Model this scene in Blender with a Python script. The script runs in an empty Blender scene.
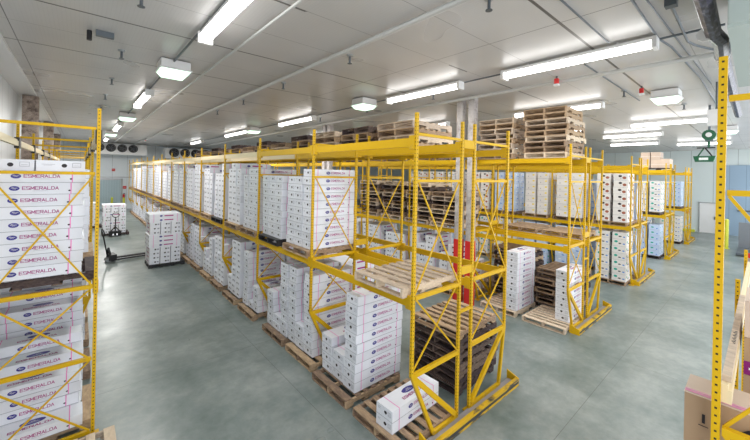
import bpy, bmesh, math, random
from mathutils import Matrix, Vector
random.seed(7)
C = bpy.context.scene.collection
H = 3.7
F_PX, HY, ROLL, YAW = 339.0, 174.5, math.atan(15/685.), math.radians(41.03)
FW = (math.sin(YAW), math.cos(YAW)); RT = (math.cos(YAW), -math.sin(YAW))

# ------------------------------------------------------------------ materials
def new_mat(name, col, rough=.5, metal=0., spec=.5):
    m = bpy.data.materials.new(name); m.use_nodes = True
    b = m.node_tree.nodes['Principled BSDF']
    b.inputs['Base Color'].default_value = (*col, 1)
    b.inputs['Roughness'].default_value = rough
    b.inputs['Metallic'].default_value = metal
    b.inputs['Specular IOR Level'].default_value = spec
    return m
def N(m, t, **kw):
    n = m.node_tree.nodes.new(t)
    for k, v in kw.items(): setattr(n, k, v)
    return n
def L(m, a, b): m.node_tree.links.new(a, b)
def bsdf(m): return m.node_tree.nodes['Principled BSDF']
def mathn(m, op, a, b=None, clamp=False):
    n = N(m, 'ShaderNodeMath', operation=op, use_clamp=clamp)
    for i, v in enumerate((a, b)):
        if v is None: continue
        if isinstance(v, (int, float)): n.inputs[i].default_value = v
        else: L(m, v, n.inputs[i])
    return n.outputs[0]
def mix(m, fac, a, b):
    n = N(m, 'ShaderNodeMix', data_type='RGBA')
    for s, v in ((n.inputs[0], fac), (n.inputs[6], a), (n.inputs[7], b)):
        if isinstance(v, (int, float)): s.default_value = v
        elif isinstance(v, tuple): s.default_value = (*v, 1)
        else: L(m, v, s)
    return n.outputs[2]
def noise(m, scale, detail=3, vec=None, rough=.5):
    n = N(m, 'ShaderNodeTexNoise'); n.inputs['Scale'].default_value = scale
    n.inputs['Detail'].default_value = detail; n.inputs['Roughness'].default_value = rough
    if vec is not None: L(m, vec, n.inputs['Vector'])
    return n.outputs['Fac']
def ramp(m, fac, stops):
    r = N(m, 'ShaderNodeValToRGB'); L(m, fac, r.inputs[0])
    e = r.color_ramp.elements
    while len(e) < len(stops): e.new(.5)
    for i, (p, c) in enumerate(stops): e[i].position = p; e[i].color = (*c, 1)
    return r.outputs[0]
def coords(m, which='Object'): return N(m, 'ShaderNodeTexCoord').outputs[which]
def scaled(m, v, s):
    n = N(m, 'ShaderNodeMapping'); L(m, v, n.inputs[0]); n.inputs['Scale'].default_value = s
    return n.outputs[0]

YEL = (.64, .385, .005)
M = {}
# rack posts: punched with a regular column of slots
m = M['post'] = new_mat('yellow_punched_steel', YEL, .45, 0, .25)
co = coords(m); sp = N(m, 'ShaderNodeSeparateXYZ'); L(m, co, sp.inputs[0])
fz = mathn(m, 'FRACT', mathn(m, 'DIVIDE', sp.outputs[2], .0508))
zz = mathn(m, 'LESS_THAN', mathn(m, 'ABSOLUTE', mathn(m, 'SUBTRACT', fz, .5)), .13)
xx = mathn(m, 'LESS_THAN', mathn(m, 'ABSOLUTE', sp.outputs[0]), .0065)
yy = mathn(m, 'LESS_THAN', mathn(m, 'ABSOLUTE', sp.outputs[1]), .0065)
hole = mathn(m, 'MULTIPLY', zz, mathn(m, 'MAXIMUM', xx, yy))
wear = ramp(m, noise(m, 9, 4), [(.62, YEL), (.76, (.42, .26, .04))])
L(m, mix(m, hole, wear, (.03, .025, .015)), bsdf(m).inputs['Base Color'])
m = M['yellow'] = new_mat('yellow_painted_steel', YEL, .45, 0, .25)
L(m, ramp(m, noise(m, 7, 4, coords(m)), [(.60, YEL), (.75, (.50, .31, .04))]), bsdf(m).inputs['Base Color'])
m = M['cream'] = new_mat('cream_beam_and_reflection', (.74, .62, .40), .45)
m = M['green_post'] = new_mat('yellow_green_paint', (.42, .58, .04), .45)
M['connector'] = new_mat('dark_steel_connector', (.05, .045, .04), .5, .4)
m = M['guard'] = new_mat('yellow_guard_with_scuffs', YEL, .5)
L(m, ramp(m, noise(m, 3.0, 6, scaled(m, coords(m), (1, 1, 4))), [(.50, YEL), (.60, (.06, .055, .045))]), bsdf(m).inputs['Base Color'])
m = M['guard_dark'] = new_mat('black_guard_stripe', (.04, .04, .042), .6)
M['grey_rail'] = new_mat('scuffed_grey_channel', (.34, .32, .33), .55)

def wood(name, tones):
    m = new_mat(name, tones[0], .75, 0, .2)
    oi = N(m, 'ShaderNodeObjectInfo')
    co = coords(m)
    n1 = noise(m, 6, 5, scaled(m, co, (3, 1, 6)), .65)
    rr = mathn(m, 'ADD', mathn(m, 'MULTIPLY', n1, .8), mathn(m, 'MULTIPLY', oi.outputs['Random'], .28))
    L(m, ramp(m, rr, [(.30, tones[0]), (.50, tones[1]), (.70, tones[2])]), bsdf(m).inputs['Base Color'])
    return m
M['wood'] = wood('pallet_wood', [(.56, .40, .25), (.40, .28, .18), (.22, .15, .11)])
M['wood_pale'] = wood('pale_grey_pallet_wood', [(.72, .60, .46), (.60, .48, .36), (.42, .34, .28)])
M['wood_dark'] = wood('weathered_and_shaded_pallet_wood', [(.22, .16, .125), (.11, .08, .07), (.05, .035, .04)])  # dark weathered wood, tones lowered further to paint in shade between boards
M['black_plastic'] = new_mat('black_plastic', (.02, .02, .022), .45)

def paper(name, col, v=.06):
    m = new_mat(name, col, .48, 0, .4)
    oi = N(m, 'ShaderNodeObjectInfo')
    n1 = noise(m, 5, 4, coords(m))
    f = mathn(m, 'ADD', mathn(m, 'MULTIPLY', n1, .6), mathn(m, 'MULTIPLY', oi.outputs['Random'], .5))
    d = tuple(c*(1-v*2.2) for c in col)
    L(m, ramp(m, f, [(.25, col), (.85, d)]), bsdf(m).inputs['Base Color'])
    return m
M['box'] = paper('white_printed_carton', (.81, .83, .90))
M['cartonw'] = paper('offwhite_carton', (.80, .77, .75))
M['cartonb'] = paper('pale_blue_carton', (.55, .66, .86))
M['kraft'] = paper('brown_cardboard', (.46, .31, .19))
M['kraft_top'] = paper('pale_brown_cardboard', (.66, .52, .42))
M['magenta'] = new_mat('magenta_ink', (.38, .008, .20), .5)
M['pink'] = new_mat('pink_strap', (.80, .22, .55), .4)
M['navy'] = new_mat('navy_ink', (.03, .025, .25), .5)
M['ink'] = new_mat('dark_ink', (.02, .015, .02), .6)
M['greyink'] = new_mat('grey_ink', (.34, .35, .42), .6)
M['teal'] = new_mat('teal_ink', (.01, .36, .27), .5)
M['brownink'] = new_mat('red_brown_ink', (.33, .10, .06), .5)
M['yellowink'] = new_mat('yellow_label', (.85, .66, .08), .5)
M['blueink'] = new_mat('blue_ink', (.10, .25, .62), .5)
M['purple'] = new_mat('purple_ink', (.24, .01, .16), .5)
M['whiteink'] = new_mat('white_ink', (.85, .85, .85), .5)
M['gap_shade'] = new_mat('box_gap_shade_grey', (.30, .31, .36), .6)  # dark line painted along box feet, standing for the shaded gap

# floor: sealed concrete
m = M['floor'] = new_mat('sealed_concrete', (.4, .45, .44), .3)
co = coords(m)
n1 = noise(m, .55, 5, co, .6); n2 = noise(m, 5, 8, co, .7)
base = ramp(m, mathn(m, 'ADD', mathn(m, 'MULTIPLY', n1, .7), mathn(m, 'MULTIPLY', n2, .3)),
            [(.36, (.105, .145, .138)), (.50, (.19, .225, .218)), (.64, (.30, .325, .318))])
spots = ramp(m, noise(m, 4, 9, co, .85), [(.64, (1, 1, 1)), (.74, (.35, .35, .34))])
mm = N(m, 'ShaderNodeMix', data_type='RGBA', blend_type='MULTIPLY'); mm.inputs[0].default_value = .55
L(m, base, mm.inputs[6]); L(m, spots, mm.inputs[7])
sp = N(m, 'ShaderNodeSeparateXYZ'); L(m, co, sp.inputs[0])
def joint(s, per, off, w=.007):
    f = mathn(m, 'FRACT', mathn(m, 'DIVIDE', mathn(m, 'ADD', s, off), per))
    return mathn(m, 'LESS_THAN', f, w/per)
j = mathn(m, 'MAXIMUM', joint(sp.outputs[0], 5.6, -2.85+5.6), joint(sp.outputs[1], 5.2, -1.9+5.2))
L(m, mix(m, j, mm.outputs[2], (.09, .10, .10)), bsdf(m).inputs['Base Color'])
rg = ramp(m, noise(m, .9, 2, co), [(.25, (.27, .27, .27)), (.75, (.40, .40, .40))]); L(m, rg, bsdf(m).inputs['Roughness'])
bsdf(m).inputs['Specular IOR Level'].default_value = .5

# ceiling: insulated metal panels with dark joints
m = M['ceiling'] = new_mat('ceiling_metal_panels', (.5, .49, .48), .38)
co = coords(m); sp = N(m, 'ShaderNodeSeparateXYZ'); L(m, co, sp.inputs[0])
def jl(s, per, off, w):
    f = mathn(m, 'FRACT', mathn(m, 'DIVIDE', mathn(m, 'ADD', s, off+per*20), per))
    return mathn(m, 'LESS_THAN', f, w/per)
thin = jl(sp.outputs[1], 1.15, .3, .012)
thick = mathn(m, 'MULTIPLY', jl(sp.outputs[1], 2.3, .3, .045), mathn(m, 'GREATER_THAN', noise(m, .35, 2, co), .42))
lng = jl(sp.outputs[0], 6.2, .9, .015)
jj = mathn(m, 'MAXIMUM', mathn(m, 'MAXIMUM', mathn(m, 'MULTIPLY', thin, .6), thick), lng)
rib = mathn(m, 'MULTIPLY', jl(sp.outputs[0], .05, 0, .01), .05)
cbase = ramp(m, noise(m, .6, 2, co), [(.15, (.61, .595, .585)), (.9, (.50, .49, .48))])
L(m, mix(m, mathn(m, 'ADD', jj, rib, True), cbase, (.10, .095, .09)), bsdf(m).inputs['Base Color'])
rr = ramp(m, noise(m, .8, 1, co), [(.1, (.24, .24, .24)), (.9, (.38, .38, .38))]); L(m, rr, bsdf(m).inputs['Roughness'])

def panel_wall(name, col, axis, per=1.1):
    m = new_mat(name, col, .4)
    co = coords(m); sp = N(m, 'ShaderNodeSeparateXYZ'); L(m, co, sp.inputs[0])
    f = mathn(m, 'FRACT', mathn(m, 'DIVIDE', mathn(m, 'ADD', sp.outputs[axis], per*30), per))
    a = mathn(m, 'LESS_THAN', f, .03)
    dd = tuple(c*.6 for c in col)
    L(m, mix(m, a, mix(m, noise(m, .7, 4, co), col, tuple(c*.88 for c in col)), dd), bsdf(m).inputs['Base Color'])
    return m
M['wall_y'] = panel_wall('white_wall_panels', (.72, .74, .76), 1, .9)
M['wall_x'] = panel_wall('pale_blue_grey_panels', (.74, .80, .84), 0, 1.1)
M['wall_r'] = panel_wall('pale_green_white_panels', (.70, .78, .78), 1, 1.2)
M['bluedoor'] = panel_wall('blue_grey_door_panel', (.30, .42, .55), 1, .8)
M['white_metal'] = new_mat('white_metal', (.80, .80, .80), .4)
M['grey_metal'] = new_mat('galvanised_metal', (.42, .44, .46), .35, .6)
M['casing'] = new_mat('grey_green_casing', (.36, .42, .40), .5)
M['conduit'] = new_mat('dark_conduit', (.13, .15, .17), .4, .5)
M['pipe'] = new_mat('pale_pipe', (.58, .59, .58), .35, .3)
M['black'] = new_mat('black_rubber', (.015, .015, .018), .5)
M['fan_grey'] = new_mat('fan_blade_grey', (.22, .24, .27), .4, .5)
m = M['wrap'] = new_mat('black_wrapped_insulation', (.03, .03, .05), .35)
L(m, ramp(m, noise(m, 9, 6, scaled(m, coords(m), (1, 3, 3))), [(.45, (.012, .012, .03)), (.62, (.10, .10, .16)), (.75, (.3, .3, .36))]), bsdf(m).inputs['Base Color'])
m = M['concrete'] = new_mat('pitted_concrete_column', (.4, .38, .38), .8)
L(m, ramp(m, noise(m, 4, 8, coords(m), .8), [(.35, (.22, .18, .17)), (.5, (.46, .43, .42)), (.7, (.58, .55, .54))]), bsdf(m).inputs['Base Color'])
m = M['rust'] = new_mat('spalled_brown_column', (.3, .2, .15), .8)
L(m, ramp(m, noise(m, 3.5, 8, coords(m), .8), [(.4, (.10, .07, .06)), (.52, (.34, .27, .23)), (.66, (.50, .42, .36))]), bsdf(m).inputs['Base Color'])
M['red'] = new_mat('red_paint', (.62, .02, .02), .4)
M['green'] = new_mat('green_paint', (.012, .11, .05), .45)
M['bollard'] = new_mat('yellow_green_bollard', (.60, .62, .05), .45)
M['curtain'] = new_mat('clear_strip_curtain', (.62, .78, .84), .15)
bsdf(M['curtain']).inputs['Transmission Weight'].default_value = .35
def glow(name, col, s):
    m = new_mat(name, (.8, .8, .8), .5)
    bsdf(m).inputs['Emission Color'].default_value = (*col, 1); bsdf(m).inputs['Emission Strength'].default_value = s
    return m
M['tube'] = glow('fluorescent_glow', (1, .98, .95), 7)
M['square'] = glow('green_tinted_diffuser_glow', (.62, 1, .72), 1.6)

# ------------------------------------------------------------------ mesh building
class MB:
    def __init__(s): s.v = []; s.f = []; s.m = []; s.mats = []
    def mi(s, mat):
        if mat not in s.mats: s.mats.append(mat)
        return s.mats.index(mat)
    def poly(s, pts, mat):
        i = len(s.v); s.v += [tuple(p) for p in pts]; s.f.append(tuple(range(i, i+len(pts)))); s.m.append(s.mi(mat))
    def hexa(s, c, mat):
        i = len(s.v); s.v += [tuple(p) for p in c]; k = s.mi(mat)
        for q in ((0,3,2,1),(4,5,6,7),(0,1,5,4),(1,2,6,5),(2,3,7,6),(3,0,4,7)):
            s.f.append(tuple(i+a for a in q)); s.m.append(k)
    def box(s, x0, x1, y0, y1, z0, z1, mat):
        s.hexa([(x0,y0,z0),(x1,y0,z0),(x1,y1,z0),(x0,y1,z0),(x0,y0,z1),(x1,y0,z1),(x1,y1,z1),(x0,y1,z1)], mat)
    def bar(s, p, q, w, h, mat, side=None):
        p, q = Vector(p), Vector(q); d = (q-p).normalized()
        a = Vector(side) if side else (Vector((0,0,1)) if abs(d.z) < .99 else Vector((0,1,0)))
        u = d.cross(a).normalized(); v = u.cross(d).normalized()
        c = []
        for e in (p, q):
            for su, sv in ((-1,-1),(1,-1),(1,1),(-1,1)): c.append(e+u*su*w/2+v*sv*h/2)
        s.hexa(c, mat)
    def cyl(s, p, q, r, mat, n=12, r2=None):
        p, q = Vector(p), Vector(q); d = (q-p).normalized()
        a = Vector((0,0,1)) if abs(d.z) < .9 else Vector((1,0,0))
        u = d.cross(a).normalized(); v = u.cross(d); k = s.mi(mat); i = len(s.v)
        r2 = r if r2 is None else r2
        for e, rr in ((p, r), (q, r2)):
            for j in range(n):
                t = 2*math.pi*j/n; s.v.append(tuple(e+u*rr*math.cos(t)+v*rr*math.sin(t)))
        for j in range(n):
            s.f.append((i+j, i+(j+1)%n, i+n+(j+1)%n, i+n+j)); s.m.append(k)
        s.f.append(tuple(i+j for j in reversed(range(n)))); s.m.append(k)
        s.f.append(tuple(i+n+j for j in range(n))); s.m.append(k)
    def tube(s, pts, r, mat, n=8):
        for a, b in zip(pts, pts[1:]): s.cyl(a, b, r, mat, n)
    def mesh(s, name):
        me = bpy.data.meshes.new(name); me.from_pydata(s.v, [], s.f)
        for x in s.mats: me.materials.append(M[x])
        me.polygons.foreach_set('material_index', s.m); me.update()
        return me
    def obj(s, name, parent=None, loc=(0,0,0), bevel=0, **kw):
        return mk(name, s.mesh(name), parent, loc, bevel=bevel, **kw)
def mk(name, me, parent=None, loc=(0,0,0), rz=0, bevel=0, **kw):
    o = bpy.data.objects.new(name, me); C.objects.link(o); o.location = loc; o.rotation_euler.z = rz
    if parent: o.parent = parent
    if bevel:
        b = o.modifiers.new('Bevel', 'BEVEL'); b.width = bevel; b.segments = 2; b.limit_method = 'ANGLE'
    for k, v in kw.items(): o[k] = v
    return o
def thing(name, label, cat, loc=(0,0,0), rz=0, group=None):
    o = mk(name, None, None, loc, rz); o['label'] = label; o['category'] = cat
    if group: o['group'] = group
    return o
def tag(o, label, cat, group=None):
    o['label'] = label; o['category'] = cat
    if group: o['group'] = group
    return o
def copy_tree(o, parent=None):
    c = o.copy(); C.objects.link(c)
    if parent: c.parent = parent
    for ch in list(o.children): copy_tree(ch, c)
    return c
ORD = ['zeroth','first','second','third','fourth','fifth','sixth','seventh','eighth','ninth','tenth','eleventh','twelfth','thirteenth','fourteenth','fifteenth','sixteenth','seventeenth','eighteenth','nineteenth','twentieth']
def proj(X, Y, Z):
    d = X*FW[0]+Y*FW[1]; r = X*RT[0]+Y*RT[1]
    if d < .1: return None
    a = r/d*F_PX; b = -(Z-H)/d*F_PX; cr, sr = math.cos(ROLL), math.sin(ROLL)
    return (375+a*cr-b*sr, HY+a*sr+b*cr, d)

# ------------------------------------------------------------------ setting
XW0, XW1, YW1, ZC = -1.5, 34.5, 39.0, 6.0
def structure(mb, name, **kw): return mb.obj(name, kind='structure', **kw)
b = MB(); b.box(XW0-.2, XW1+.2, -1.6, YW1+.2, -.2, 0, 'floor'); structure(b, 'floor')
b = MB(); b.box(XW0-.2, XW1+.2, -1.6, YW1+.2, ZC, ZC+.2, 'ceiling'); structure(b, 'ceiling')
b = MB(); b.box(XW0-.2, XW0, -1.6, YW1, 0, ZC, 'wall_y'); structure(b, 'wall_left')
b = MB(); b.box(XW0, XW1, YW1, YW1+.2, 0, ZC, 'wall_x'); structure(b, 'wall_back')
b = MB(); b.box(XW1, XW1+.2, -1.6, YW1, 0, ZC, 'wall_r'); structure(b, 'wall_right')
b = MB(); b.box(XW0, -1.1, -1.6, YW1, ZC-.05, ZC, 'white_metal'); b.box(-1.12, -1.07, -1.6, YW1, ZC-.07, ZC, 'white_metal'); structure(b, 'trim_1')
b = MB(); b.box(XW0, XW1, YW1-.06, YW1, 2.9, 2.98, 'grey_metal'); structure(b, 'trim_2')
# big strip-curtain doorway in the back wall
b = MB()
for x0, x1, z0, z1 in ((.65,.78,0,2.75),(2.86,2.99,0,2.75),(.65,2.99,2.68,2.82)): b.box(x0, x1, YW1-.12, YW1, z0, z1, 'grey_metal')
d1 = structure(b, 'door_1')
b = MB()
for k in range(11): b.box(.79+k*.188, .79+k*.188+.18, YW1-.09+.02*(k%2), YW1-.075+.02*(k%2), .02, 2.68, 'curtain')
b.obj('strip_curtain', d1)
# far right personnel door
b = MB(); b.box(XW1-.06, XW1, 2.15, 2.2, 0, 2.2, 'grey_metal'); b.box(XW1-.06, XW1, 3.1, 3.15, 0, 2.2, 'grey_metal'); b.box(XW1-.06, XW1, 2.15, 3.15, 2.15, 2.2, 'grey_metal'); b.box(XW1-.03, XW1, 2.2, 3.1, 0, 2.15, 'white_metal')
d2 = structure(b, 'door_2')
b = MB(); b.box(XW1-.09, XW1-.03, 2.26, 2.34, 1.0, 1.2, 'conduit'); b.obj('door_handle', d2)
# wide blue cold-room doors beside it
b = MB(); b.box(XW1-.1, XW1, -1.5, 1.9, 0, 4.9, 'bluedoor'); d3 = structure(b, 'door_3')
b = MB(); b.cyl((XW1-.16, -1.5, 1.75), (XW1-.16, 1.2, 1.75), .05, 'conduit'); b.obj('push_rail', d3)
b = MB(); b.box(XW1-.14, XW1, 1.9, 2.1, 0, 5.0, 'white_metal'); b.obj('door_frame', d3)

# ------------------------------------------------------------------ racks
ZB = [2.07, 4.2]
def post_mesh(z0, z1, name='post', mat='post'):
    b = MB(); b.box(-.021, .021, -.021, .021, z0, z1, mat)
    return b.mesh(name)
PM = {('post', .05): post_mesh(.02, 4.53), ('post', 1.04): post_mesh(1.04, 4.53), ('green_post', .05): post_mesh(.02, 4.53, 'post', 'green_post')}
CONN = MB(); CONN.box(-.03, .03, -.05, .05, -.09, .09, 'yellow'); CONN = CONN.mesh('beam_connector')
CONND = MB(); CONND.box(-.035, .035, -.06, .06, -.10, .10, 'connector'); CONND = CONND.mesh('beam_connector')
FOOT = MB(); FOOT.box(-.07, .07, -.07, .07, 0, .02, 'yellow'); FOOT = FOOT.mesh('foot_plate')
def brace_mesh(w, slant, side):
    """bars and crossed braces of one upright frame; x runs 0..w, slant side 0 or w"""
    b = MB(); r = .028
    X = lambda t: t if side == 0 else w-t
    def bar(p, q, a=.045, c=.03, m='yellow'): b.bar((X(p[0]), 0, p[1]), (X(q[0]), 0, q[1]), a, c, m, side=(0,1,0))
    for z in (4.25, 3.63): bar((.03, z), (w-.03, z), .038, .03)
    bar((.03, 2.07), (w-.03, 2.07), .05, .05)
    for z0, z1 in ((2.09, 3.61), (1.08, 2.05)):
        b.bar((.04, .018, z0), (w-.04, .018, z1), .02, .016, 'yellow', side=(0,1,0))
        b.bar((.04, -.018, z1), (w-.04, -.018, z0), .02, .016, 'yellow', side=(0,1,0))
    if slant:
        bar((.03, 1.04), (w-.03, 1.04), .06, .045)
        bar((.0, 1.06), (slant, .06), .05, .045)
        bar((.03, 1.02), (w-.05, .12), .07, .05)
        bar((slant, .07), (w-.03, .07), .06, .045)
    else:
        bar((.03, 1.08), (w-.03, 1.08), .05, .05)
        b.bar((.04, .018, .1), (w-.04, .018, 1.05), .02, .016, 'yellow', side=(0,1,0))
        b.bar((.04, -.018, 1.05), (w-.04, -.018, .1), .02, .016, 'yellow', side=(0,1,0))
        bar((.03, .07), (w-.03, .07), .05, .05)
    return b.mesh('upright_frame')
BR = {}
def upright(parent, x, y, w, slant, side, mat='post'):
    key = (round(w,3), slant, side)
    if key not in BR: BR[key] = brace_mesh(w, slant, side)
    f = mk('upright_frame', BR[key], parent, (x, y, 0))
    for k, px in enumerate((0, w)):
        cut = slant and ((k == 0) == (side == 0))
        mk('post', PM[('post', 1.04)] if cut else PM[(mat, .05)], f, (px, 0, 0))
        fx = px if not cut else (slant if side == 0 else w-slant)
        mk('foot_plate', FOOT, f, (fx, 0, 0))
    return f
def beam_mesh(l, col, conn):
    b = MB(); b.box(-.025, .025, .03, l-.03, -.12, -.03, col); b.box(-.025, .008, .03, l-.03, -.03, 0, col)
    return b.mesh('beam')
BMESH = {}
def beam(parent, x, y0, y1, z, mat='yellow', conn=False, flip=0):
    l = round(y1-y0, 3); key = (l, mat)
    if key not in BMESH: BMESH[key] = beam_mesh(l, mat, conn)
    o = mk('beam', BMESH[key], parent, (x, y0, z))
    if conn:
        for yy in (.06, l-.06): mk('beam_connector', CONND if conn == 2 else CONN, o, (0, yy, -.06))
    return o
def rack_row(label, x, w, ys, slant, side, levels=ZB, nb=None, mats=None, x_row=True, conn_n=3, col=lambda k, z: 'yellow', drop=()):
    t = thing('pallet_rack', label, 'rack', (x, ys[0], 0), group='yellow pallet racks')
    for k, y in enumerate(ys): upright(t, 0, y-ys[0], w, slant if callable(slant) is False else slant(k), side, 'post')
    for k in range(len(ys)-1):
        for z in levels:
            if (k, z) in drop: continue
            for bx in (0, w):
                beam(t, bx, ys[k]-ys[0], ys[k+1]-ys[0], z, col(k, z), (1 if k < conn_n else False))
    return t
YS = [3.02, 5.62, 8.18] + [8.18+2.66*k for k in range(1, 12)]   # upright lines of the long row
RK1 = rack_row('long yellow pallet rack row facing the left aisle, loaded with white boxes on two levels', 3.34, 1.03, YS, .48, 0,
         col=lambda k, z: 'cream' if (z > 4 and k >= 2) else 'yellow')  # far top beams cream: bright reflection on the yellow put into the colour
rack_row('yellow pallet rack row standing back to back behind the long loaded row', 4.70, 1.06, YS[:9], .16, 1)
RK2 = rack_row('second yellow rack row, front half, carrying tall bare pallet piles on top', 8.76, 1.03, YS[:8], .33, 0)
rack_row('second yellow rack row, back half, next to the third row aisle', 10.12, 1.02, YS[:6], .16, 1)
rack_row('third yellow rack row, front half, full of white cartons with dark marks', 14.37, 1.12, YS[:6], .33, 0)
rack_row('third yellow rack row, back half, beside the fourth row aisle', 15.80, 1.02, YS[:4], .16, 1)
rack_row('fourth yellow rack row, front half, with taped cartons on its top', 20.6, 1.1, YS[:4], .33, 0)
rack_row('fourth yellow rack row, back half, far right of the hall', 21.95, 1.05, YS[:3], .16, 1)
rack_row('farthest yellow rack row, front half, near the white end wall', 26.6, 1.1, YS[:4], .33, 0)
RK5 = rack_row('farthest yellow rack row, back half, with a green painted end post', 27.95, 1.2, YS[:3], .16, 1)
[setattr(c, 'data', PM[('green_post', .05)]) for c in RK5.children[0].children if c.name.startswith('post')][:1]
# left rack
YL = [6.07, 9.1, 11.9, 14.7, 17.5, 20.3, 23.1, 25.9]
t = thing('pallet_rack', 'yellow pallet rack along the left wall with cream top beams', 'rack', (-.88, YL[0], 0), group='yellow pallet racks')
for k, y in enumerate(YL): upright(t, 0, y-YL[0], 1.07, 0 if k == 0 else .35, 1, 'post')
for k in range(len(YL)-1):
    for z in (4.2, 2.12):
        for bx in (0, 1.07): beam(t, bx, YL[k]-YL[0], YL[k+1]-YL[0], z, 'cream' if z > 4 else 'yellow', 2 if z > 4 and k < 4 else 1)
# right-hand rack whose beams run across
t = thing('pallet_rack', 'close yellow punched rack post with cross bars at the right edge', 'rack', (3.21, .19, 0), math.radians(-90), group='yellow pallet racks')
upright(t, 0, 0, 1.07, 0, 0, 'post')
SP = post_mesh(.02, 2.55)
for dx in (2.7, 5.4):
    b = MB(); 
    for z in (2.2, 1.1, .1): b.bar((.02, 0, z), (1.05, 0, z), .05, .04, 'yellow', side=(0,1,0))
    b.bar((.03,0,1.1), (1.04,0,2.2), .03, .02, 'yellow', side=(0,1,0)); b.bar((.03,0,.1), (1.04,0,1.1), .03, .02, 'yellow', side=(0,1,0))
    f = b.obj('upright_frame', t, (0, dx, 0)); mk('post', SP, f); mk('post', SP, f, (1.07, 0, 0)); mk('foot_plate', FOOT, f); mk('foot_plate', FOOT, f, (1.07, 0, 0))
for k in range(2):
    for bx in (.045, 1.015): beam(t, bx, k*2.7, k*2.7+2.7, 2.36, 'cream')
b = MB(); b.box(0, 2.5, -.025, .02, 0, .04, 'wood_pale')
for k in range(9): b.box(.7+k*.04, .72+k*.04, -.015, .0+.008*(k%2), .04, .041, 'ink')
tag(b.obj('wooden_plank', None, (3.3, .15, 2.361)), 'pale wooden plank lying on the cream beam at right edge', 'plank')
# spacers tying the near back-to-back frames
def guard(label, x0, x1, y):
    t = thing('rack_end_guard', label, 'guard', (x0, y, 0), group='rack end guards')
    l = x1-x0
    b = MB(); b.box(0, l, -.06, -.045, 0, .115, 'guard'); b.box(0, l, -.06, .0, .115, .125, 'guard'); b.box(0, l, -.0605, -.0602, .04, .085, 'guard_dark'); b.obj('rail', t)
    b = MB(); b.box(0, l, .0, .14, 0, .05, 'grey_rail'); b.obj('channel', t)
    for s, xx in ((0, 0), (1, l)):
        b = MB(); d = .09 if s == 0 else -.09
        b.hexa([(xx-.01,-.06,0),(xx+.01,-.06,0),(xx+.01,.16,0),(xx-.01,.16,0),(xx-.01,-.06,.125),(xx+.01,-.06,.125),(xx+.01,.16,.2),(xx-.01,.16,.2)], 'yellow')
        b.obj('end_plate', t)
guard('yellow and black floor guard at the end of the nearest rack row', 3.55, 5.95, 2.88)
guard('scuffed yellow floor guard at the end of the second rack row', 8.95, 11.5, 2.87)
guard('yellow floor guard at the end of the third rack row', 14.8, 17.3, 2.87)
guard('yellow floor guard at the end of the fourth rack row', 20.9, 23.4, 2.9)
guard('yellow floor guard at the end of the farthest rack row', 26.9, 29.6, 2.9)
for rt, w0, gp in ((RK1, 1.03, .33), (RK2, 1.03, .33)):
    for k in (0, 1, 2):
        for z, h in ((4.13, .13), (2.2, .12), (1.62, .04)):
            b = MB(); b.box(w0+.03, w0+gp-.03, -.02, .02, z, z+h, 'yellow'); b.obj('row_spacer', rt, (0, YS[k]-YS[0], 0))

# ------------------------------------------------------------------ pallets
def pallet_parts(L_, W_, mat, seed):
    r = random.Random(seed); td = MB(); bd = MB(); st = MB(); st2 = MB()
    n = 7
    for k in range(n):
        w = .092 + (.03 if k in (0, n-1) else r.uniform(-.01, .01)); c = (k+.5)*L_/n
        if k == 0: c = w/2
        if k == n-1: c = L_-w/2
        td.box(c-w/2, c+w/2, r.uniform(0, .012), W_-r.uniform(0, .012), .118, .138, mat)
    for k in range(4):
        c = (.06, L_*.34, L_*.66, L_-.06)[k]; bd.box(c-.055, c+.055, 0, W_, 0, .018, mat)
    for k in range(3):
        y = (.0, W_/2-.019, W_-.038)[k]
        for a, c, z in ((0, .15, .018), (.15, .38, .056), (.38, L_-.38, .018), (L_-.38, L_-.15, .056), (L_-.15, L_, .018)):
            (st if k == 0 else st2).box(a, c, y, y+.038, z, .118, mat)
    return td, bd, st, st2
PALM = {}
for mat in ('wood', 'wood_pale', 'wood_dark', 'black_plastic'):
    for sd in range(3):
        td, bd, st, st2 = pallet_parts(1.2, 1.03, mat, sd)
        one = MB()
        for q in (td, bd, st, st2):
            i = len(one.v); one.v += q.v; one.f += [tuple(a+i for a in f) for f in q.f]; one.m += [one.mi(mat)]*len(q.f)
        PALM[(mat, sd)] = (td.mesh('top_deck'), bd.mesh('bottom_deck'), st.mesh('stringer'), one.mesh('wooden_pallet'))
def pallet(x, y, z, mat, label, group=None, near=False, rz=0):
    ms = PALM[(mat, random.randrange(3))]
    nm = 'plastic_pallet' if mat == 'black_plastic' else 'wooden_pallet'
    if near:
        t = thing(nm, label, 'pallet', (x, y, z), rz, group)
        mk('top_deck', ms[0], t); mk('bottom_deck', ms[1], t); [mk('stringer', ms[2], t, (0, yy, 0)) for yy in (0, .496, .992)]
        return t
    return tag(mk(nm, ms[3], None, (x, y, z), rz), label, 'pallet', group)
def pile(x, y, z, n, mats, where, jit=.03):
    for k in range(n):
        m_ = mats[k % len(mats)] if not isinstance(mats, str) else mats
        rz = math.radians(random.uniform(-1.6, 1.6))
        pallet(x+random.uniform(-jit, jit), y+random.uniform(-jit, jit), z+k*.1385, m_,
               'bare wooden pallet, %s from the bottom of %s' % (ORD[k+1], where), 'bare pallets in piles', rz=rz, near=(x < 6))

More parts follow.
